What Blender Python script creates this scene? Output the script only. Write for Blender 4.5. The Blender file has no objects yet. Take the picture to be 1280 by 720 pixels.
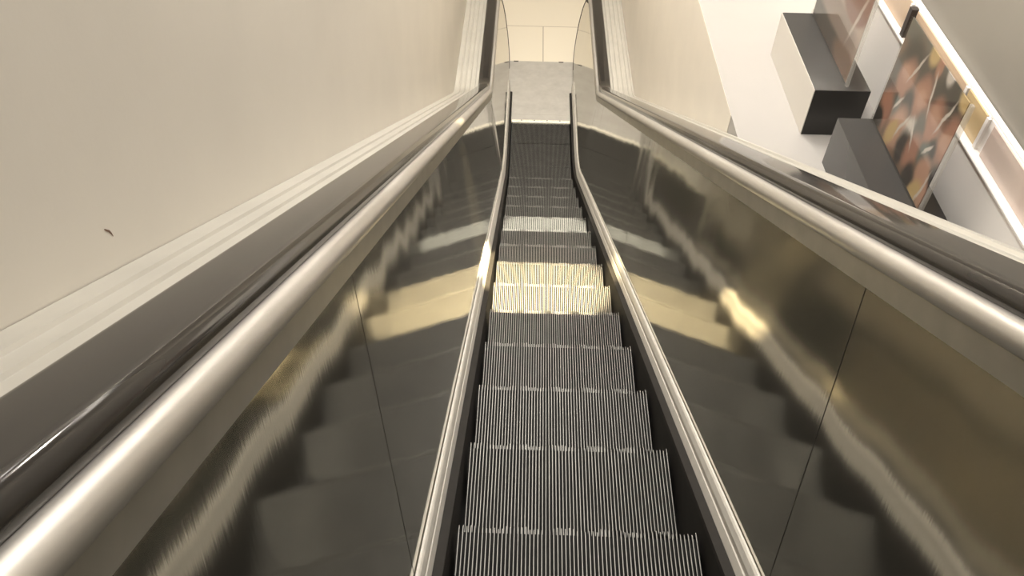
import bpy, bmesh, math, random
from mathutils import Vector, Matrix
random.seed(4)
SC = bpy.context.scene
COL = SC.collection
T = math.tan(math.radians(30)); C30 = math.cos(math.radians(30)); S30 = 0.5
ZL = -3.14            # level of the lower landing
YK = -ZL / T          # where the incline meets the landing
DF = -0.30            # level of the display floor on the right

# ------------------------------------------------------------------ materials
def new_mat(name):
    m = bpy.data.materials.new(name); m.use_nodes = True
    nt = m.node_tree
    return m, nt, nt.nodes['Principled BSDF']

def mat(name, color, rough=0.5, metal=0.0, coat=0.0, spec=0.5, ior=1.5, noise=0.0, nscale=8.0,
        bump=0.0, bscale=(40, 40, 40), rnoise=0.0, aniso=0.0, trans=0.0, alpha=1.0, coat_rough=0.05):
    m, nt, b = new_mat(name)
    b.inputs['Base Color'].default_value = (*color, 1)
    b.inputs['Roughness'].default_value = rough
    b.inputs['Metallic'].default_value = metal
    b.inputs['Coat Weight'].default_value = coat
    b.inputs['Coat Roughness'].default_value = coat_rough
    b.inputs['IOR'].default_value = ior
    b.inputs['Specular IOR Level'].default_value = spec
    b.inputs['Anisotropic'].default_value = aniso
    b.inputs['Transmission Weight'].default_value = trans
    b.inputs['Alpha'].default_value = alpha
    N, L = nt.nodes, nt.links
    tc = N.new('ShaderNodeTexCoord')
    if noise:
        n = N.new('ShaderNodeTexNoise'); n.inputs['Scale'].default_value = nscale
        n.inputs['Detail'].default_value = 5
        L.new(tc.outputs['Object'], n.inputs['Vector'])
        r = N.new('ShaderNodeMapRange'); r.inputs['From Min'].default_value = .3; r.inputs['From Max'].default_value = .7
        r.inputs['To Min'].default_value = 1 - noise; r.inputs['To Max'].default_value = 1 + noise
        L.new(n.outputs['Fac'], r.inputs['Value'])
        mx = N.new('ShaderNodeVectorMath'); mx.operation = 'SCALE'
        mx.inputs[0].default_value = color
        L.new(r.outputs['Result'], mx.inputs['Scale']); L.new(mx.outputs['Vector'], b.inputs['Base Color'])
    if rnoise:
        n = N.new('ShaderNodeTexNoise'); n.inputs['Scale'].default_value = 3.0
        L.new(tc.outputs['Object'], n.inputs['Vector'])
        r = N.new('ShaderNodeMapRange'); r.inputs['From Min'].default_value = .35; r.inputs['From Max'].default_value = .65
        r.inputs['To Min'].default_value = max(0, rough - rnoise); r.inputs['To Max'].default_value = rough + rnoise
        L.new(n.outputs['Fac'], r.inputs['Value']); L.new(r.outputs['Result'], b.inputs['Roughness'])
    if bump:
        mp = N.new('ShaderNodeMapping'); mp.inputs['Scale'].default_value = bscale
        n = N.new('ShaderNodeTexNoise'); n.inputs['Scale'].default_value = 1.0; n.inputs['Detail'].default_value = 3
        bp = N.new('ShaderNodeBump'); bp.inputs['Strength'].default_value = bump; bp.inputs['Distance'].default_value = .001
        L.new(tc.outputs['Object'], mp.inputs['Vector']); L.new(mp.outputs['Vector'], n.inputs['Vector'])
        L.new(n.outputs['Fac'], bp.inputs['Height']); L.new(bp.outputs['Normal'], b.inputs['Normal'])
    return m

def panel_mat():
    """satin stainless sheet: hairline grain across the panel and a slow oil-can ripple"""
    m, nt, b = new_mat('stainless_sheet')
    N, L = nt.nodes, nt.links
    b.inputs['Base Color'].default_value = (.54, .52, .46, 1)
    b.inputs['Metallic'].default_value = .96
    b.inputs['Roughness'].default_value = PANEL_ROUGH
    tc = N.new('ShaderNodeTexCoord')
    mp = N.new('ShaderNodeMapping'); mp.inputs['Rotation'].default_value = (math.radians(30), 0, 0)
    mp.inputs['Scale'].default_value = (1, 1, 1)
    L.new(tc.outputs['Object'], mp.inputs['Vector'])
    m1 = N.new('ShaderNodeMapping'); m1.inputs['Scale'].default_value = (1, 110, 9)
    L.new(mp.outputs['Vector'], m1.inputs['Vector'])
    n1 = N.new('ShaderNodeTexNoise'); n1.inputs['Scale'].default_value = 1; n1.inputs['Detail'].default_value = 2
    L.new(m1.outputs['Vector'], n1.inputs['Vector'])
    b1 = N.new('ShaderNodeBump'); b1.inputs['Strength'].default_value = .22; b1.inputs['Distance'].default_value = .00018
    L.new(n1.outputs['Fac'], b1.inputs['Height'])
    m2 = N.new('ShaderNodeMapping'); m2.inputs['Scale'].default_value = (1, 3.2, 2.0)
    L.new(mp.outputs['Vector'], m2.inputs['Vector'])
    n2 = N.new('ShaderNodeTexNoise'); n2.inputs['Scale'].default_value = 1; n2.inputs['Detail'].default_value = 1
    L.new(m2.outputs['Vector'], n2.inputs['Vector'])
    b2 = N.new('ShaderNodeBump'); b2.inputs['Strength'].default_value = .25; b2.inputs['Distance'].default_value = .01
    L.new(n2.outputs['Fac'], b2.inputs['Height']); L.new(b1.outputs['Normal'], b2.inputs['Normal'])
    L.new(b2.outputs['Normal'], b.inputs['Normal'])
    return m
PANEL_ROUGH = .08

M = {}
M['panel'] = panel_mat()
M['satin'] = mat('satin_steel', (.54, .515, .475), .40, .75, noise=.03, nscale=20, rnoise=.05)
M['steel_strip'] = mat('grey_steel_strip', (.46, .44, .39), .45, .8, noise=.06, nscale=14)
M['skirt_rail'] = mat('bright_aluminium_rail', (.64, .61, .555), .48, .2, noise=.06, nscale=25)
M['skirt'] = mat('dark_skirt_paint', (.022, .020, .018), .6, 0.0, noise=.12, nscale=18, spec=.12)
M['rubber'] = mat('black_handrail_rubber', (.030, .027, .024), .10, 0, coat=.05, coat_rough=.06, spec=.42)
M['black'] = mat('black_gap', (.012, .011, .010), .7)
M['seal'] = mat('dark_joint', (.02, .019, .017), .6)
M['deck'] = mat('outer_deck_aluminium', (.53, .51, .46), .42, .5, noise=.05, nscale=6)
M['rib'] = mat('worn_tread_ribs', (.155, .150, .136), .42, .5, noise=.16, nscale=9)
M['groove'] = mat('dark_tread_grooves', (.010, .0095, .0085), .75, 0, noise=.25, nscale=30, spec=.15)
M['riser'] = mat('dark_riser', (.10, .095, .088), .45, .6)
M['comb'] = mat('worn_yellow_white_comb', (.80, .76, .64), .45, .2, noise=.18, nscale=60)
M['wallpaint'] = mat('cream_wall_paint', (.69, .645, .57), .62, noise=.035, nscale=2.2, bump=.25, bscale=(60, 60, 60))
M['wallpaint2'] = mat('cream_shaft_paint', (.74, .69, .61), .6, noise=.03, nscale=3)
M['ceil'] = mat('ceiling_paint', (.22, .205, .18), .8)
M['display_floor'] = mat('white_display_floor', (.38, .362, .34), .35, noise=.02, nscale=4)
M['taupe'] = mat('taupe_wall_paint', (.27, .25, .215), .7, noise=.04, nscale=2)
M['white'] = mat('white_laminate', (.90, .86, .81), .4)
M['white_rail'] = mat('white_lacquer', (.86, .83, .79), .25)
M['plinth'] = mat('black_gloss_laminate', (.045, .043, .041), .20, spec=.25)
M['plinth_white'] = mat('cream_plinth_side', (.56, .53, .48), .4)
M['dark_frame'] = mat('dark_metal_frame', (.05, .04, .035), .4)
M['mark'] = mat('brown_scuff', (.16, .09, .06), .8)

def acrylic():
    m, nt, b = new_mat('clear_acrylic')
    N, L = nt.nodes, nt.links
    out = N['Material Output']; N.remove(b)
    tr = N.new('ShaderNodeBsdfTransparent'); tr.inputs['Color'].default_value = (.97, .97, .96, 1)
    gl = N.new('ShaderNodeBsdfGlossy'); gl.inputs['Roughness'].default_value = .04
    fr = N.new('ShaderNodeFresnel'); fr.inputs['IOR'].default_value = 1.49
    mx = N.new('ShaderNodeMixShader')
    ge = N.new('ShaderNodeNewGeometry'); inv = N.new('ShaderNodeMath'); inv.operation = 'SUBTRACT'; inv.inputs[0].default_value = 1
    L.new(ge.outputs['Backfacing'], inv.inputs[1])
    mu = N.new('ShaderNodeMath'); mu.operation = 'MULTIPLY'; L.new(fr.outputs['Fac'], mu.inputs[0]); L.new(inv.outputs[0], mu.inputs[1])
    L.new(mu.outputs[0], mx.inputs['Fac']); L.new(tr.outputs[0], mx.inputs[1]); L.new(gl.outputs[0], mx.inputs[2])
    L.new(mx.outputs[0], out.inputs['Surface'])
    return m
M['acrylic'] = acrylic()

M['frosted'] = mat('frosted_acrylic_edge', (.80, .77, .73), .25, alpha=.22)

def landing_mat():
    m, nt, b = new_mat('worn_aluminium_plate')
    N, L = nt.nodes, nt.links
    b.inputs['Metallic'].default_value = .3; b.inputs['Roughness'].default_value = .5
    tc = N.new('ShaderNodeTexCoord')
    n = N.new('ShaderNodeTexNoise'); n.inputs['Scale'].default_value = 7; n.inputs['Detail'].default_value = 7; n.inputs['Roughness'].default_value = .7
    L.new(tc.outputs['Object'], n.inputs['Vector'])
    r = N.new('ShaderNodeValToRGB')
    r.color_ramp.elements[0].position = .28; r.color_ramp.elements[0].color = (.42, .40, .365, 1)
    r.color_ramp.elements[1].position = .62; r.color_ramp.elements[1].color = (.50, .48, .44, 1)
    L.new(n.outputs['Fac'], r.inputs['Fac']); L.new(r.outputs['Color'], b.inputs['Base Color'])
    return m
M['plate'] = landing_mat()

def tile_mat():
    m, nt, b = new_mat('cream_floor_tile')
    N, L = nt.nodes, nt.links
    tc = N.new('ShaderNodeTexCoord')
    mp = N.new('ShaderNodeMapping'); mp.inputs['Location'].default_value = (-.0245, -7.625 + .855 * 21, 0)
    L.new(tc.outputs['Object'], mp.inputs['Vector'])
    br = N.new('ShaderNodeTexBrick'); br.offset = .5; br.offset_frequency = 2
    br.inputs['Scale'].default_value = 1; br.inputs['Mortar Size'].default_value = .005; br.inputs['Mortar Smooth'].default_value = 0
    br.inputs['Brick Width'].default_value = 1.30; br.inputs['Row Height'].default_value = .855
    br.inputs['Color1'].default_value = (.76, .70, .58, 1); br.inputs['Color2'].default_value = (.79, .73, .61, 1)
    br.inputs['Mortar'].default_value = (.36, .31, .24, 1)
    L.new(mp.outputs['Vector'], br.inputs['Vector']); L.new(br.outputs['Color'], b.inputs['Base Color'])
    b.inputs['Roughness'].default_value = .35
    return m
M['tile'] = tile_mat()

def print_mat(name, base, blobs, warp=.02, rough=.3, wscale=14):
    """a photographic print: soft ellipses of colour over a base, in the print's own (y,z) plane"""
    m, nt, b = new_mat(name)
    N, L = nt.nodes, nt.links
    tc = N.new('ShaderNodeTexCoord')
    nz = N.new('ShaderNodeTexNoise'); nz.inputs['Scale'].default_value = wscale; nz.inputs['Detail'].default_value = 4
    L.new(tc.outputs['Object'], nz.inputs['Vector'])
    sub = N.new('ShaderNodeVectorMath'); sub.operation = 'SUBTRACT'; sub.inputs[1].default_value = (.5, .5, .5)
    L.new(nz.outputs['Color'], sub.inputs[0])
    sc = N.new('ShaderNodeVectorMath'); sc.operation = 'SCALE'; sc.inputs['Scale'].default_value = warp * 2
    L.new(sub.outputs['Vector'], sc.inputs[0])
    ad = N.new('ShaderNodeVectorMath'); ad.operation = 'ADD'
    L.new(tc.outputs['Object'], ad.inputs[0]); L.new(sc.outputs['Vector'], ad.inputs[1])
    cur = None
    for (y, z, ry, rz, ang, col, soft) in blobs:
        mp = N.new('ShaderNodeMapping'); mp.vector_type = 'TEXTURE'
        mp.inputs['Location'].default_value = (0, y, z); mp.inputs['Rotation'].default_value = (math.radians(ang), 0, 0)
        mp.inputs['Scale'].default_value = (1, ry, rz)
        L.new(ad.outputs['Vector'], mp.inputs['Vector'])
        ml = N.new('ShaderNodeVectorMath'); ml.operation = 'MULTIPLY'; ml.inputs[1].default_value = (0, 1, 1)
        L.new(mp.outputs['Vector'], ml.inputs[0])
        ln = N.new('ShaderNodeVectorMath'); ln.operation = 'LENGTH'; L.new(ml.outputs['Vector'], ln.inputs[0])
        mr = N.new('ShaderNodeMapRange'); mr.interpolation_type = 'SMOOTHSTEP'
        mr.inputs['From Min'].default_value = 1 + soft; mr.inputs['From Max'].default_value = 1 - soft
        mr.inputs['To Min'].default_value = 0; mr.inputs['To Max'].default_value = 1
        L.new(ln.outputs['Value'], mr.inputs['Value'])
        mix = N.new('ShaderNodeMix'); mix.data_type = 'RGBA'
        if cur is None: mix.inputs[6].default_value = (*base, 1)
        else: L.new(cur, mix.inputs[6])
        mix.inputs[7].default_value = (*col, 1)
        L.new(mr.outputs['Result'], mix.inputs['Factor'])
        cur = mix.outputs[2]
    L.new(cur, b.inputs['Base Color'])
    b.inputs['Roughness'].default_value = rough
    b.inputs['Coat Weight'].default_value = .3; b.inputs['Coat Roughness'].default_value = .05
    return m

# ------------------------------------------------------------------ mesh helpers
def link(name, me, mats, parent=None, smooth=False, label=None, auto=None):
    if not isinstance(mats, (list, tuple)): mats = [mats]
    for m in mats: me.materials.append(m)
    if smooth:
        me.polygons.foreach_set('use_smooth', [True] * len(me.polygons))
        if auto is not None:
            me.set_sharp_from_angle(angle=math.radians(auto))
    o = bpy.data.objects.new(name, me); COL.objects.link(o)
    if parent: o.parent = parent
    if label: o['label'] = label
    return o

def mesh_from(name, V, F, mi=None):
    me = bpy.data.meshes.new(name); me.from_pydata(V, [], F)
    if mi: me.polygons.foreach_set('material_index', mi)
    me.validate(); me.update()
    bm = bmesh.new(); bm.from_mesh(me)
    bmesh.ops.recalc_face_normals(bm, faces=bm.faces); bm.to_mesh(me); bm.free()
    return me

def box_mesh(name, x0, x1, y0, y1, z0, z1, bevel=0.0, segs=2):
    bm = bmesh.new()
    vs = [bm.verts.new((x, y, z)) for x in (x0, x1) for y in (y0, y1) for z in (z0, z1)]
    for f in ((0, 1, 3, 2), (4, 6, 7, 5), (0, 4, 5, 1), (2, 3, 7, 6), (0, 2, 6, 4), (1, 5, 7, 3)):
        bm.faces.new([vs[i] for i in f])
    bmesh.ops.recalc_face_normals(bm, faces=bm.faces)
    if bevel:
        bmesh.ops.bevel(bm, geom=list(bm.edges), offset=bevel, segments=segs, affect='EDGES', profile=.5)
    me = bpy.data.meshes.new(name); bm.to_mesh(me); bm.free()
    return me

def empty(name, loc, label=None, cat=None, group=None):
    o = bpy.data.objects.new(name, None); COL.objects.link(o); o.location = loc
    o.empty_display_size = .1
    if label: o['label'] = label
    if cat: o['category'] = cat
    if group: o['group'] = group
    return o

def structure(name, me, m, label=None):
    o = link(name, me, m); o['kind'] = 'structure'
    if label: o['label'] = label
    return o

def path(h, a, ystart=-3.0, yend=7.3, newel=None, hl=None, nseg=10):
    """points (y, z) of a line that keeps the vertical height h over the step noses, bends at the knee and
    runs level over the landing; newel=(radius, lead_back) adds the half-round end"""
    if hl is None: hl = h
    yk = (-ZL + h - hl) / T; zk = ZL + hl
    P = [(ystart, -ystart * T + h)]
    y = ystart + .5
    while y < yk - a * C30 - .2:
        P.append((y, -y * T + h)); y += .5
    p0 = Vector((yk - a * C30, zk + a * S30)); p1 = Vector((yk, zk)); p2 = Vector((yk + a, zk))
    for i in range(nseg + 1):
        t = i / nseg
        q = (1 - t) ** 2 * p0 + 2 * t * (1 - t) * p1 + t * t * p2
        P.append((q.x, q.y))
    P.append((yend, zk))
    if newel:
        r, back = newel
        for i in range(1, 25):
            ang = math.pi * i / 24
            P.append((yend + r * math.sin(ang), zk - r + r * math.cos(ang)))
        P.append((yend - back, zk - 2 * r))
    return P

def sweep(name, prof, P, side, closed=True, cap=True):
    """prof = (x, n) points, n measured square to the path; side mirrors x"""
    V, F = [], []
    n = len(prof); m = len(P)
    for i, p in enumerate(P):
        a = Vector(P[max(0, i - 1)]); b = Vector(P[min(m - 1, i + 1)]); c = Vector(p)
        if 0 < i < m - 1:
            t1 = (c - a).normalized(); t2 = (b - c).normalized(); t = (t1 + t2).normalized()
            k = 1 / max(.5, t.dot(t1))
        else:
            t = (b - a).normalized(); k = 1
        nv = Vector((-t.y, t.x))
        for (x, q) in prof:
            V.append((side * x, c.x + nv.x * q * k, c.y + nv.y * q * k))
    e = n if closed else n - 1
    for i in range(m - 1):
        for j in range(e):
            j2 = (j + 1) % n
            F.append((i * n + j, i * n + j2, (i + 1) * n + j2, (i + 1) * n + j))
    if closed and cap:
        F.append(tuple(range(n))[::-1]); F.append(tuple(range((m - 1) * n, m * n)))
    return mesh_from(name, V, F)

def round_rect(x0, x1, n0, n1, rs, seg=5):
    """rounded rectangle; rs = radii at (x0,n0) (x1,n0) (x1,n1) (x0,n1)"""
    out = []
    for (cx, cn, r, a0) in ((x0, n0, rs[0], 180), (x1, n0, rs[1], 270), (x1, n1, rs[2], 0), (x0, n1, rs[3], 90)):
        px = cx + (r if cx == x0 else -r); pn = cn + (r if cn == n0 else -r)
        if r <= 0: out.append((cx, cn)); continue
        for i in range(seg + 1):
            a = math.radians(a0 + 90 * i / seg)
            out.append((px + r * math.cos(a), pn + r * math.sin(a)))
    return out

def circle_prof(cx, cn, r, seg=18):
    return [(cx + r * math.cos(2 * math.pi * i / seg), cn + r * math.sin(2 * math.pi * i / seg)) for i in range(seg)]

# ------------------------------------------------------------------ the escalator
esc = empty('escalator', (0, 0, 0), 'narrow metal escalator running down between stainless sides with black handrails', 'escalator')

# --- steps
def step_mesh():
    V, F, MI = [], [], []
    W = .313; nr = 61; pitch = 2 * W / nr; rw = pitch * .25; gd = .010
    def strip(x0, x1, prof, mi):
        b = len(V); n = len(prof)
        for (y, z) in prof: V.append((x0, y, z)); V.append((x1, y, z))
        for i in range(n - 1):
            F.append((b + 2 * i, b + 2 * i + 1, b + 2 * i + 3, b + 2 * i + 2)); MI.append(mi)
    # rib: top run, rounded nose, curved riser
    for i in range(nr):
        xc = -W + pitch * (i + .5)
        ph = (i % 12)
        ext = .006 if ph < 6 else 0.0
        ext += .0015 * math.sin(i * 2.3)
        prof = [(-.398, 0), (-.20, 0), (-.008 + ext, 0), (-.003 + ext, -.002), (ext, -.008), (ext - .003, -.03),
                (ext - .012, -.08), (ext - .024, -.14), (ext - .04, -.20), (ext - .06, -.235)]
        x0, x1 = xc - rw / 2, xc + rw / 2
        strip(x0, x1, prof, 0)
        low = [(-.398, -gd), (-.20, -gd), (-.016 + ext, -gd), (-.013 + ext, -gd), (ext - .010, -.014), (ext - .013, -.03),
               (ext - .022, -.08), (ext - .034, -.14), (ext - .05, -.20), (ext - .07, -.235)]
        for x in (x0, x1):
            b = len(V)
            for (y, z), (y2, z2) in zip(prof, low): V.append((x, y, z)); V.append((x, y2, z2))
            for k in range(len(prof) - 1):
                F.append((b + 2 * k, b + 2 * k + 1, b + 2 * k + 3, b + 2 * k + 2)); MI.append(1)
        # back end of the rib
        b = len(V)
        V.extend([(x0, -.398, 0), (x1, -.398, 0), (x1, -.398, -gd), (x0, -.398, -gd)]); F.append((b, b + 1, b + 2, b + 3)); MI.append(0)
    # tread body under the ribs
    prof = [(-.398, -.03), (-.398, -gd), (-.012, -gd), (-.010, -.02), (-.013, -.04), (-.02, -.08), (-.032, -.14), (-.048, -.20), (-.07, -.235), (-.09, -.235), (-.05, -.04)]
    b = len(V); n = len(prof)
    for s in (-W, W):
        for (y, z) in prof: V.append((s, y, z))
    for i in range(n):
        j = (i + 1) % n
        F.append((b + i, b + j, b + n + j, b + n + i)); MI.append(1)
    F.append(tuple(b + i for i in range(n))); MI.append(1)
    F.append(tuple(b + n + i for i in range(n))[::-1]); MI.append(1)
    me = bpy.data.meshes.new('step'); me.from_pydata(V, [], F)
    me.polygons.foreach_set('material_index', MI); me.update()
    me.materials.append(M['rib']); me.materials.append(M['groove'])
    return me
sm = step_mesh()
def nose_z(k):
    if k <= 11: return -.4 * k * T
    return {12: -2.760, 13: -2.975, 14: ZL + .004, 15: ZL - .004, 16: ZL - .004}[k]
first = None
for k in range(-4, 17):
    if first is None:
        o = bpy.data.objects.new('step', sm); first = o
    else:
        o = first.copy()
    COL.objects.link(o); o.parent = esc
    o.location = (0, .4 * k, nose_z(k))

# --- sides
RAIL_END = 7.02
def balustrade(side):
    where = 'left' if side < 0 else 'right'
    # skirt: dark vertical plate beside the steps with a ledge
    P = path(0, .42, yend=6.9)
    prof = [(.3235, -.30), (.3235, .030), (.3255, .040), (.349, .043), (.349, .02), (.345, -.30)]
    link('skirt_panel', sweep('skirt', prof, P, side), M['skirt'], esc, label='dark grey skirt panel beside the %s end of the steps' % where)
    # skirt rail: bright aluminium with a groove along it
    P = path(.048, .42, yend=RAIL_END - .03)
    P += [(RAIL_END - .012, P[-1][1] - .008), (RAIL_END, P[-1][1] - .03)]
    prof = [(.348, -.03), (.348, -.008), (.3495, -.002), (.3560, .026), (.3590, .028), (.3600, .045), (.3580, .047), (.3630, .066),
            (.3670, .071), (.3730, .070), (.3730, -.03)]
    link('skirt_rail', sweep('skirt_rail', prof, P, side), M['skirt_rail'], esc, label='bright aluminium skirt rail along the %s side of the steps' % where)
    # inner panels, cut by upright joints
    hb, ht = .10, .907
    def station(u):
        """u = position of the panel's foot along y; returns foot and head (y, z)"""
        a0, a1 = YK - .42, YK + .42
        n = (ht - hb) * C30
        if u <= a0: b = Vector((u, -u * T + hb)); t = b + Vector((S30, C30)) * n; return b, t
        if u >= a1: return Vector((u, ZL + hb)), Vector((u, ZL + ht))
        f = (u - a0) / (a1 - a0)
        b = Vector(((1 - f) ** 2 * (a0) + 2 * f * (1 - f) * YK + f * f * a1, 0)); u0 = a0
        zb = (1 - f) ** 2 * (-a0 * T + hb) + 2 * f * (1 - f) * (ZL + hb) + f * f * (ZL + hb); b.y = zb
        t0 = Vector((a0 + S30 * n, -a0 * T + hb + C30 * n)); t2 = Vector((a1, ZL + ht)); tk = Vector((YK, ZL + ht))
        t = (1 - f) ** 2 * t0 + 2 * f * (1 - f) * tk + f * f * t2
        if f < .5:   # keep the head on the straight line until the sharp top knee
            g = f / .5; t = t0.lerp(Vector((YK - .06, ZL + ht + .035)), g)
        else:
            g = (f - .5) / .5; t = Vector((YK - .06, ZL + ht + .035)).lerp(tk + Vector((.08, 0)), min(1, g * 2)) if g < .5 else (tk + Vector((.08, 0))).lerp(t2, (g - .5) * 2)
        return b, t
    cuts = [-3.0, -2.05, -.27, 2.12, 4.42, 7.3]
    NH = 8
    for ci in range(len(cuts) - 1):
        g = .002
        u0, u1 = cuts[ci] + (g if ci else 0), cuts[ci + 1] - (g if ci < len(cuts) - 2 else 0)
        us = [u0 + (u1 - u0) * i / 24 for i in range(25)]
        V, F = [], []
        rows = []
        for u in us:
            b, t = station(u); rows.append([b.lerp(t, j / NH) for j in range(NH + 1)])
        if ci == len(cuts) - 2:
            r = (ht - hb) / 2
            for i in range(1, 13):
                f = math.sin(math.pi / 2 * i / 12)
                row = []
                for j in range(NH + 1):
                    # evenly spread in angle so the half round is smooth
                    q = -1 + 2 * j / NH
                    row.append(Vector((7.3 + f * r * math.sqrt(max(0, 1 - q * q)) * 1.0, ZL + hb + r + r * q)))
                rows.append(row)
        def X(j): return side * (.371 + (.489 - .371) * j / NH)
        th = .003
        n = NH + 1
        for off in (0, th):
            for row in rows:
                for j, p in enumerate(row): V.append((X(j) + side * off, p.x, p.y))
        R = len(rows); base2 = R * n
        for i in range(R - 1):
            for j in range(NH):
                a = i * n + j
                F.append((a, a + 1, a + n + 1, a + n))
                F.append((base2 + a, base2 + a + n, base2 + a + n + 1, base2 + a + 1))
        for j in range(NH):
            F.append((j, base2 + j, base2 + j + 1, j + 1))
            e = (R - 1) * n
            F.append((e + j, e + j + 1, base2 + e + j + 1, base2 + e + j))
        for i in range(R - 1):
            F.append((i * n, (i + 1) * n, base2 + (i + 1) * n, base2 + i * n))
            t_ = NH; F.append((i * n + t_, base2 + i * n + t_, base2 + (i + 1) * n + t_, (i + 1) * n + t_))
        me = mesh_from('inner_panel', V, F)
        link('inner_panel', me, M['panel'], esc, smooth=True, auto=40)
        if 0 < ci:
            b, t = station(cuts[ci])
            me = bpy.data.meshes.new('joint')
            w = .006
            d = Vector((C30, -S30)) * w
            Vj = []
            for off in (.0025, .006):
                for (p, x) in ((b, .371), (t, .489)):
                    for s in (-1, 1): Vj.append((side * (x + off), p.x + s * d.x, p.y + s * d.y))
            me = mesh_from('joint', Vj, [(0, 1, 3, 2), (4, 6, 7, 5), (0, 4, 5, 1), (2, 3, 7, 6), (0, 2, 6, 4), (1, 5, 7, 3)])
            link('panel_joint', me, M['seal'], esc, label='dark joint between two stainless panels')
    # dark edge round the half-round panel end
    r = (ht - hb) / 2
    V, F = [], []
    for i in range(33):
        a = math.pi * i / 32; q = math.cos(a)
        x = .371 + (.489 - .371) * (q + 1) / 2
        for (dr, dx) in ((0, -.004), (.007, -.004), (.007, .006), (0, .006)):
            V.append((side * (x + dx), 7.3 + (r + dr) * math.sin(a), ZL + hb + r + (r + dr) * q))
    for i in range(32):
        for j in range(4):
            j2 = (j + 1) % 4; F.append((4 * i + j, 4 * i + j2, 4 * i + 4 + j2, 4 * i + 4 + j))
    link('panel_edge_trim', mesh_from('edge', V, F), M['dark_frame'], esc, label='dark trim round the rounded end of the panel')
    # flat strip above the panel
    P = path(.93, .10, newel=(.46, .25))
    prof = [(.4845, -.027), (.4845, .020), (.4815, .022), (.4815, .026), (.497, .026), (.497, -.027)]
    link('cover_strip', sweep('strip', prof, P, side), M['steel_strip'], esc, label='flat grey metal strip above the inner panels')
    # round moulding inside the handrail
    P = path(.970, .10, newel=(.48, .25))
    link('round_moulding', sweep('mould', circle_prof(.500, 0, .0235), P, side), M['satin'], esc, smooth=True, label='satin steel round moulding inside the handrail')
    # handrail guide and handrail
    P = path(.985, .12, newel=(.49, .25))
    link('handrail_guide', sweep('guide', [(.520, -.03), (.520, .012), (.60, .012), (.60, -.03)], P, side), M['black'], esc, label='black guide under the handrail')
    P = path(1.005, .14, newel=(.50, .25))
    prof = round_rect(.507, .614, -.016, .026, (.012, .012, .016, .024), 7)
    # slightly crowned top
    prof = [(x, q + (.0015 * math.cos((x - .56) / .054 * math.pi / 2) if q > .015 else 0)) for x, q in prof]
    link('handrail', sweep('handrail', prof, P, side), M['rubber'], esc, smooth=True, auto=50,
         label='black rubber handrail on the %s side' % where)
    # outer decking with long ridges
    P = path(.952, .12, yend=7.45)
    prof = [(.575, -.05), (.575, .0)]
    for x in (.655, .70, .745, .79):
        prof += [(x - .010, .0), (x - .005, .006), (x + .005, .006), (x + .010, .0)]
    if side < 0: prof += [(.838, .0), (.838, -.05)]
    else: prof += [(.815, .0), (.822, .008), (.834, .008), (.838, .0), (.838, -.05)]
    link('outer_decking', sweep('deck', prof, P, side), M['deck'], esc, label='ridged aluminium decking outside the handrail')
    # cladding that closes the truss below the decking
    P = path(.90, .12, yend=7.3)
    link('truss_cladding', sweep('clad', [(.8285, -1.0), (.8285, .0), (.832, .0), (.832, -1.0)], P, side), M['steel_strip'], esc, label='grey sheet closing the outer side of the escalator')
balustrade(-1); balustrade(1)

# --- comb and landing plate
V, F = [], []
nr = 61; pitch = .626 / nr
for i in range(nr):
    xc = -.313 + pitch * (i + 1.0)
    if xc > .312: break
    b = len(V); w = pitch * .22; ln = .030 + .006 * random.random()
    V += [(xc - w, 6.37, ZL + .004), (xc + w, 6.37, ZL + .004), (xc, 6.37 - ln, ZL - .006),
          (xc - w, 6.37, ZL - .012), (xc + w, 6.37, ZL - .012)]
    F += [(b, b + 1, b + 2), (b, b + 2, b + 3), (b + 1, b + 4, b + 2)]
b = len(V)
for y, z in ((6.365, -.012), (6.365, .004), (6.372, .008), (6.405, .008), (6.405, -.012)):
    V += [(-.320, y, ZL + z), (.320, y, ZL + z)]
for i in range(4): F.append((b + 2 * i, b + 2 * i + 1, b + 2 * i + 3, b + 2 * i + 2))
comb = link('comb', mesh_from('comb', V, F), M['comb'], esc, label='pale worn comb where the steps run under the landing')
for x in (-.21, -.07, .07, .21):
    me = bpy.data.meshes.new('screw'); bm = bmesh.new()
    bmesh.ops.create_cone(bm, cap_ends=True, segments=14, radius1=.007, radius2=.006, depth=.003,
                          matrix=Matrix.Translation((x, 6.392, ZL + .0095))); bm.to_mesh(me); bm.free()
    link('screw', me, M['dark_frame'], comb)
link('comb_plate', box_mesh('cp', -.399, .399, 6.407, 6.50, ZL - .02, ZL + .009, .002), M['plate'], esc, label='narrow worn metal plate behind the comb')
link('landing_plate', box_mesh('lp', -.399, .399, 6.503, 7.62, ZL - .02, ZL + .008, .002), M['plate'], esc,
     label='scuffed aluminium landing plate at the foot of the steps')
for x in (-.30, .24):
    link('plate_debris', box_mesh('debris', x - .028, x + .028, 7.60, 7.618, ZL + .006, ZL + .012, .001), M['dark_frame'], esc, label='small dark bit of debris at the far edge of the landing plate')  # dark debris lying at the far edge of the plate
for s in (-1, 1):
    me = box_mesh('nf', min(s * .405, s * .62), max(s * .405, s * .62), 6.9, 7.5, ZL, ZL + .12, .01)
    link('newel_base', me, M['deck'], esc, label='metal foot of the rounded balustrade end')

# ------------------------------------------------------------------ the setting
def quad_box(name, m, x0, x1, y0, y1, z0, z1, label=None):
    return structure(name, box_mesh(name, x0, x1, y0, y1, z0, z1), m, label)
quad_box('floor', M['tile'], -4.2, 4.2, 7.622, 14.5, ZL - .12, ZL, 'cream tiled floor beyond the landing plate')
wl = quad_box('wall_left', M['wallpaint'], -.96, -.84, -5.0, 8.2, ZL - .1, 4.4, 'tall cream wall beside the left handrail')
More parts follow.
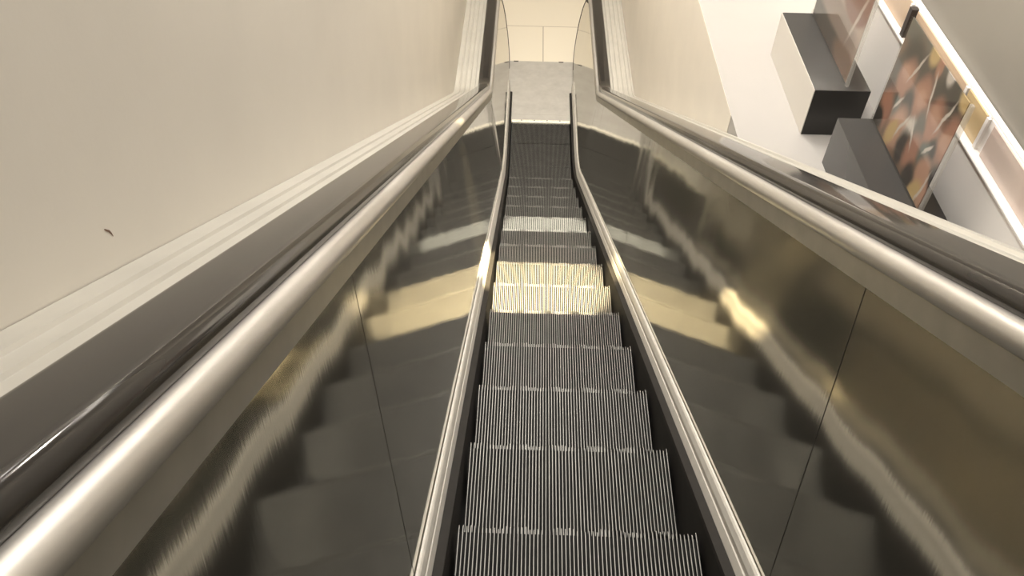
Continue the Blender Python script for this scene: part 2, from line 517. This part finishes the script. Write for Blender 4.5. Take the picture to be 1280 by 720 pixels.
# the scuff on the left wall
me = bpy.data.meshes.new('scuff'); bm = bmesh.new()
pts = [(-.047, 1.064, .0012), (-.043, 1.058, .0020), (-.038, 1.052, .0024), (-.035, 1.044, .0016), (-.0335, 1.036, .0006)]
vs = []
for y, z, w in pts: vs.append((bm.verts.new((-.8394, y - w, z)), bm.verts.new((-.8394, y + w, z))))
for a, b in zip(vs, vs[1:]): bm.faces.new((a[0], a[1], b[1], b[0]))
bm.to_mesh(me); bm.free()
sc_o = link('scuff_mark', me, M['mark'], wl, label='small brown scuff on the cream wall')
# shaft wall on the right: below the display floor, closed along the deck line
wr = quad_box('wall_right', M['wallpaint2'], .84, .93, 2.36, 8.2, ZL - .1, DF - .002, 'cream shaft wall on the right under the display floor')
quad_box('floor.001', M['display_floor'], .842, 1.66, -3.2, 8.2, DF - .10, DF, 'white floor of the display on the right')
quad_box('wall_display', M['taupe'], 1.62, 1.72, -5.0, 8.2, DF, 4.4, 'taupe wall behind the display')
quad_box('wall_back', M['wallpaint'], -1.0, 1.75, -5.1, -5.0, -.5, 4.4)
quad_box('wall_far', M['wallpaint2'], -4.2, 4.2, 14.5, 14.6, ZL, 4.4)
quad_box('wall_far_left', M['wallpaint2'], -4.3, -4.2, 8.2, 14.5, ZL, 4.4)
quad_box('wall_far_right', M['wallpaint2'], 4.2, 4.3, 8.2, 14.5, ZL, 4.4)
quad_box('wall_return_left', M['wallpaint2'], -4.3, -.9, 8.1, 8.2, ZL, 4.4)
quad_box('wall_return_right', M['wallpaint2'], .9, 4.3, 8.1, 8.2, ZL, 4.4)
quad_box('ceiling', M['ceil'], -4.3, 4.3, -5.1, 14.6, 4.4, 4.5)
quad_box('ceiling.001', M['ceil'], -4.2, 4.2, 5.0, 14.5, 2.68, 2.8)
quad_box('floor_upper', M['tile'], -.84, 1.62, -5.0, -3.0, 1.60, 1.72)

# ------------------------------------------------------------------ display things
def plinth(x0, x1, y0, y1, z0, z1, label, white_side):
    t = empty('display_plinth', (x0, y0, z0), label, 'plinth')
    link('plinth_body', box_mesh('pb', 0, x1 - x0, 0, y1 - y0, 0, z1 - z0, .0015, 1), M['plinth'], t)
    if white_side:
        link('side_panel', box_mesh('ps', -.004, -.0002, .001, y1 - y0 - .001, .0, z1 - z0 - .001, .0008, 1), M['plinth_white'], t, label='cream side panel of the plinth')
    return t
PT = -.058
plinth(1.150, 1.403, 2.215, 2.945, DF, PT, 'black plinth box with a cream left side standing further down the white display floor', True)
plinth(1.197, 1.445, 1.27, 2.0, DF, PT, 'all-black plinth box carrying the poster of heads, nearer on the display floor', False)

def holder(x, y0, y1, z0, h, label, pm, plabel, print_h0=0.0):
    t = empty('poster_holder', (x, y0, z0), label, 'poster stand', None)
    L_ = y1 - y0
    link('poster_print', box_mesh('print', -.0015, .0015, .006, L_ - .006, .006 + print_h0, h - .004), pm, t, label=plabel)
    for s, nm in ((-1, 'front_sheet'), (1, 'back_sheet')):
        link(nm, box_mesh('sheet', min(s * .003, s * .006), max(s * .003, s * .006), -.022, L_, 0, h, .0006, 1), M['acrylic'], t, label='clear acrylic sheet')
    link('edge_strip', box_mesh('edge', -.0062, .0062, -.026, -.006, .001, h, .001, 1), M['frosted'], t, label='pale translucent edge of the acrylic stand')
    for yy in (.02, L_ - .02):
        c = link('clamp', box_mesh('clamp', -.014, .014, yy - .012, yy + .012, 0.0005, .035, .003, 2), M['acrylic'], t, label='clear acrylic foot clamp')
    return t

flesh = (.36, .18, .125); flesh2 = (.45, .26, .185); dark = (.035, .03, .027); hair = (.055, .045, .04)
tan = (.50, .36, .17); teal = (.10, .12, .11); pale = (.55, .50, .46); grey = (.12, .115, .10)
Y0, Z0 = 1.385, PT
def B(y, z, ry, rz, ang, c, soft=.4): return (y - Y0, z - Z0, ry * 1.12, rz * 1.12, ang, c, soft)
blobs = [
 B(1.96, .40, .10, .05, 0, grey), B(1.70, .43, .12, .06, 0, grey), B(1.47, .42, .10, .06, 0, dark),
 B(1.85, .31, .085, .075, 0, dark), B(1.70, .34, .08, .075, 0, hair), B(1.555, .33, .075, .08, 0, dark), B(1.40, .345, .06, .075, 0, dark),
 B(1.72, .42, .035, .05, 10, tan), B(1.66, .41, .02, .05, 0, flesh), B(1.41, .41, .04, .04, 0, tan), B(1.56, .42, .03, .03, 0, pale),
 B(1.93, .20, .05, .09, 10, hair), B(1.85, .225, .060, .080, 15, flesh), B(1.87, .25, .03, .03, 0, flesh2, .5),
 B(1.69, .25, .055, .080, 10, flesh), B(1.68, .24, .03, .035, 0, flesh2, .5),
 B(1.545, .24, .055, .085, 5, flesh), B(1.55, .26, .03, .03, 0, flesh2, .5),
 B(1.41, .25, .050, .085, 5, flesh), B(1.42, .24, .025, .035, 0, flesh2, .5),
 B(1.77, .16, .045, .06, 0, dark), B(1.62, .15, .04, .06, 0, grey), B(1.48, .15, .03, .05, 0, dark),
 B(1.86, .105, .035, .045, 20, teal), B(1.52, .11, .034, .045, 15, teal), B(1.70, .10, .03, .06, 30, pale, .4),
 B(1.92, .05, .05, .08, 0, flesh), B(1.78, .05, .055, .09, 15, flesh2), B(1.80, .01, .03, .06, 20, tan), B(1.68, .02, .04, .07, 0, dark),
 B(1.60, .06, .045, .075, 10, flesh), B(1.46, .055, .05, .06, 0, flesh2), B(1.56, -.02, .04, .05, 0, dark),
 B(1.47, -.03, .035, .055, 20, tan), B(1.41, .0, .02, .06, 10, flesh2), B(1.96, -.02, .05, .05, 0, dark), B(1.39, .10, .025, .05, 0, dark),
]
# thin pale strokes between the heads
for (y, z, a, l) in ((1.80, .31, 25, .07), (1.63, .30, -20, .07), (1.485, .30, 20, .07), (1.74, .08, 20, .06), (1.65, .11, -25, .05), (1.43, .02, 12, .07), (1.50, .14, 35, .035), (1.84, .13, 30, .04)):
    blobs.append(B(y, z, .006, l, a, pale, .5))
pm2 = print_mat('print_of_heads', (.16, .105, .075), blobs, warp=.022, wscale=9)
holder(1.345, 1.385, 1.995, PT, .485, 'wide poster stand printed with several brown heads, on the all-black plinth', pm2, 'photographic print of several heads')
Y0, Z0 = 2.26, PT
mauve = (.23, .12, .10); pinkgrey = (.40, .31, .265); brown = (.19, .115, .075)
blobs = [B(2.60, .40, .40, .30, 0, pinkgrey, .1), B(2.85, .0, .20, .10, 0, dark, .15), B(2.62, -.02, .20, .07, 0, (.07, .055, .045), .2), B(2.38, .0, .14, .06, 0, brown, .3),
         B(2.60, .11, .30, .06, 0, (.26, .20, .17), .3), B(2.45, .34, .20, .16, 8, mauve, .08), B(2.80, .40, .15, .14, 0, mauve, .1), B(2.36, .22, .01, .12, 20, (.50, .42, .38), .6)]
pm1 = print_mat('print_in_mauve', pinkgrey, blobs, warp=.006)
holder(1.300, 2.27, 2.93, PT, .50, 'clear acrylic stand with mauve and pink print, on the cream-sided plinth', pm1, 'mauve and pink print')

# low white partition behind the plinths: base panels, picture band, rails
part = empty('display_partition', (1.55, -1.0, DF), 'low white partition with a band of pictures, between the plinths and the taupe wall', 'partition')
def pl(name, x0, x1, y0, y1, z0, z1, m, bev=.0, label=None, parent=part):
    return link(name, box_mesh(name, x0 - 1.55, x1 - 1.55, y0 + 1.0, y1 + 1.0, z0 - DF, z1 - DF, bev, 1), m, parent, label=label)
ZA, ZB = .085, .225
ys = [-1.0, .35, 1.72, 3.10, 5.2]
for a, b in zip(ys, ys[1:]):
    pl('base_panel', 1.552, 1.60, a + .002, b - .002, DF, ZA - .012, M['white'], .002)
pl('lower_rail', 1.545, 1.60, -1.0, 5.2, ZA - .008, ZA + .004, M['white_rail'], .003, 'white rail under the pictures')
pl('top_rail', 1.590, 1.616, -1.0, 5.2, ZB, ZB + .010, M['white_rail'], .003, 'white top rail')
pl('back_board', 1.585, 1.60, -1.0, 5.2, ZA, ZB, M['white'])
def picm(name, c1, c2, sc=6):
    m, nt, b = new_mat(name); N, L = nt.nodes, nt.links
    tc = N.new('ShaderNodeTexCoord'); n = N.new('ShaderNodeTexNoise'); n.inputs['Scale'].default_value = sc; n.inputs['Detail'].default_value = 3
    r = N.new('ShaderNodeValToRGB'); r.color_ramp.elements[0].position = .40; r.color_ramp.elements[1].position = .56
    r.color_ramp.elements[0].color = (*c1, 1); r.color_ramp.elements[1].color = (*c2, 1)
    L.new(tc.outputs['Object'], n.inputs['Vector']); L.new(n.outputs['Fac'], r.inputs['Fac']); L.new(r.outputs['Color'], b.inputs['Base Color'])
    b.inputs['Roughness'].default_value = .25
    return m
P1 = picm('beige_picture', (.62, .47, .33), (.66, .50, .36))
P2 = picm('tan_picture', (.62, .47, .26), (.66, .50, .28))
P3 = picm('pink_picture', (.55, .42, .37), (.66, .55, .48), 4)
pics = [(2.52, 2.86, P1, 'beige picture near the top of the photo'), (1.62, 1.80, P2, 'small tan picture'), (.75, 1.55, P3, 'pale pink and beige picture'), (1.83, 2.43, P1, 'beige picture half behind the poster of heads')]
for a, b, m, lb in pics:
    pl('picture', 1.578, 1.585, a, b, ZA + .006, ZB - .002, m, .0, lb)
for y in (2.50, 2.88, 1.60, 1.815, .74, -.4, 3.6):
    pl('divider', 1.572, 1.590, y - .010, y + .010, ZA, ZB, M['white_rail'], .001)
pl('dark_divider', 1.555, 1.59, 2.44, 2.475, ZA, ZB, M['dark_frame'], .001, 'dark upright between pictures')

# ------------------------------------------------------------------ lights
def area(name, loc, size, power, color, rot=(0, 0, 0), sy=None, spread=180):
    l = bpy.data.lights.new(name, 'AREA'); l.energy = power; l.color = color; l.size = size
    if sy: l.shape = 'RECTANGLE'; l.size_y = sy
    l.spread = math.radians(spread)
    o = bpy.data.objects.new(name, l); COL.objects.link(o); o.location = loc; o.rotation_euler = rot
    return o
WARM = (1, .92, .80); NEUT = (1, .96, .90)
area('ceiling_light_over_steps', (0.35, .6, 4.38), .6, 34, NEUT, sy=3.4)
area('ceiling_light_knee', (0.0, 4.2, 4.38), .6, 135, NEUT, sy=1.2)
area('foot_fill_light', (-.05, 5.9, 2.66), .34, 150, WARM, sy=.6)  # unseen lamp added for the glow on the treads and brighter walls
area('ceiling_light_landing', (0.0, 10.2, 2.66), 2.2, 125, WARM, sy=2.4)
area('ceiling_light_display', (.0, 2.4, 4.3), .35, 45, (1, .955, .91), sy=2.6)
area('left_wall_fill', (1.50, 1.2, 2.7), 4.6, 34, (1, .955, .90), rot=(0, math.radians(48), 0), sy=.12)  # unseen fill added to brighten the left wall while sparing the steps
area('right_side_fill', (-.76, 2.4, 2.5), .10, 34, (1, .95, .88), rot=(0, math.radians(-52), 0), sy=3.4)  # added fill without a known fitting, lifts partition, right wall and right panel
area('partition_fill', (.70, 1.9, 2.45), .08, 14, (1, .95, .89), rot=(0, math.radians(-38), 0), sy=2.6)  # extra unseen lamp added to whiten the partition face
def spot(name, loc, tgt, power, color, ang, blend, radius=.03, scale=(1, 1, 1)):
    l = bpy.data.lights.new(name, 'SPOT'); l.energy = power; l.color = color; l.spot_size = math.radians(ang); l.spot_blend = blend
    l.shadow_soft_size = radius
    o = bpy.data.objects.new(name, l); COL.objects.link(o); o.location = loc
    o.rotation_euler = (Vector(tgt) - Vector(loc)).to_track_quat('-Z', 'Y').to_euler(); o.scale = scale
    return o
spot('spotlight_warm', (-.15, 3.4, 4.3), (-.09, 2.12, -1.2), 17000, (1, .81, .47), 10.2, .45)
spot('spotlight_pale', (0, 4.6, 4.3), (0, 3.42, -2.08), 14000, (1, .96, .80), 4.8, .25, scale=(1.3, 1, 1))

w = bpy.data.worlds.new('World'); SC.world = w; w.use_nodes = True
w.node_tree.nodes['Background'].inputs[0].default_value = (.9, .85, .75, 1)
w.node_tree.nodes['Background'].inputs[1].default_value = .1

# ------------------------------------------------------------------ camera
cam = bpy.data.cameras.new('Camera'); co = bpy.data.objects.new('Camera', cam); COL.objects.link(co)
pitch, yaw, roll = -.809209482, .0161114252, .0167822061
cam.sensor_width = 36; cam.lens = 36 * 1000 / 1280; cam.clip_start = .02
cy, sy = math.cos(yaw), math.sin(yaw); cp, sp = math.cos(pitch), math.sin(pitch)
F_ = Vector((-sy * cp, cy * cp, sp)); R_ = Vector((cy, sy, 0)); U_ = R_.cross(F_)
cr, sr = math.cos(roll), math.sin(roll)
R2 = cr * R_ + sr * U_; U2 = -sr * R_ + cr * U_
mw = Matrix((R2, U2, -F_)).transposed().to_4x4(); mw.translation = Vector((-.16479472, -.987505934, 1.94037144))
co.matrix_world = mw
SC.camera = co
SC.view_settings.view_transform = 'Standard'; SC.view_settings.look = 'None'
SC.view_settings.gamma = 1; SC.view_settings.use_curve_mapping = False
SC.view_settings.exposure = 0.24
SC.cycles.max_bounces = 8
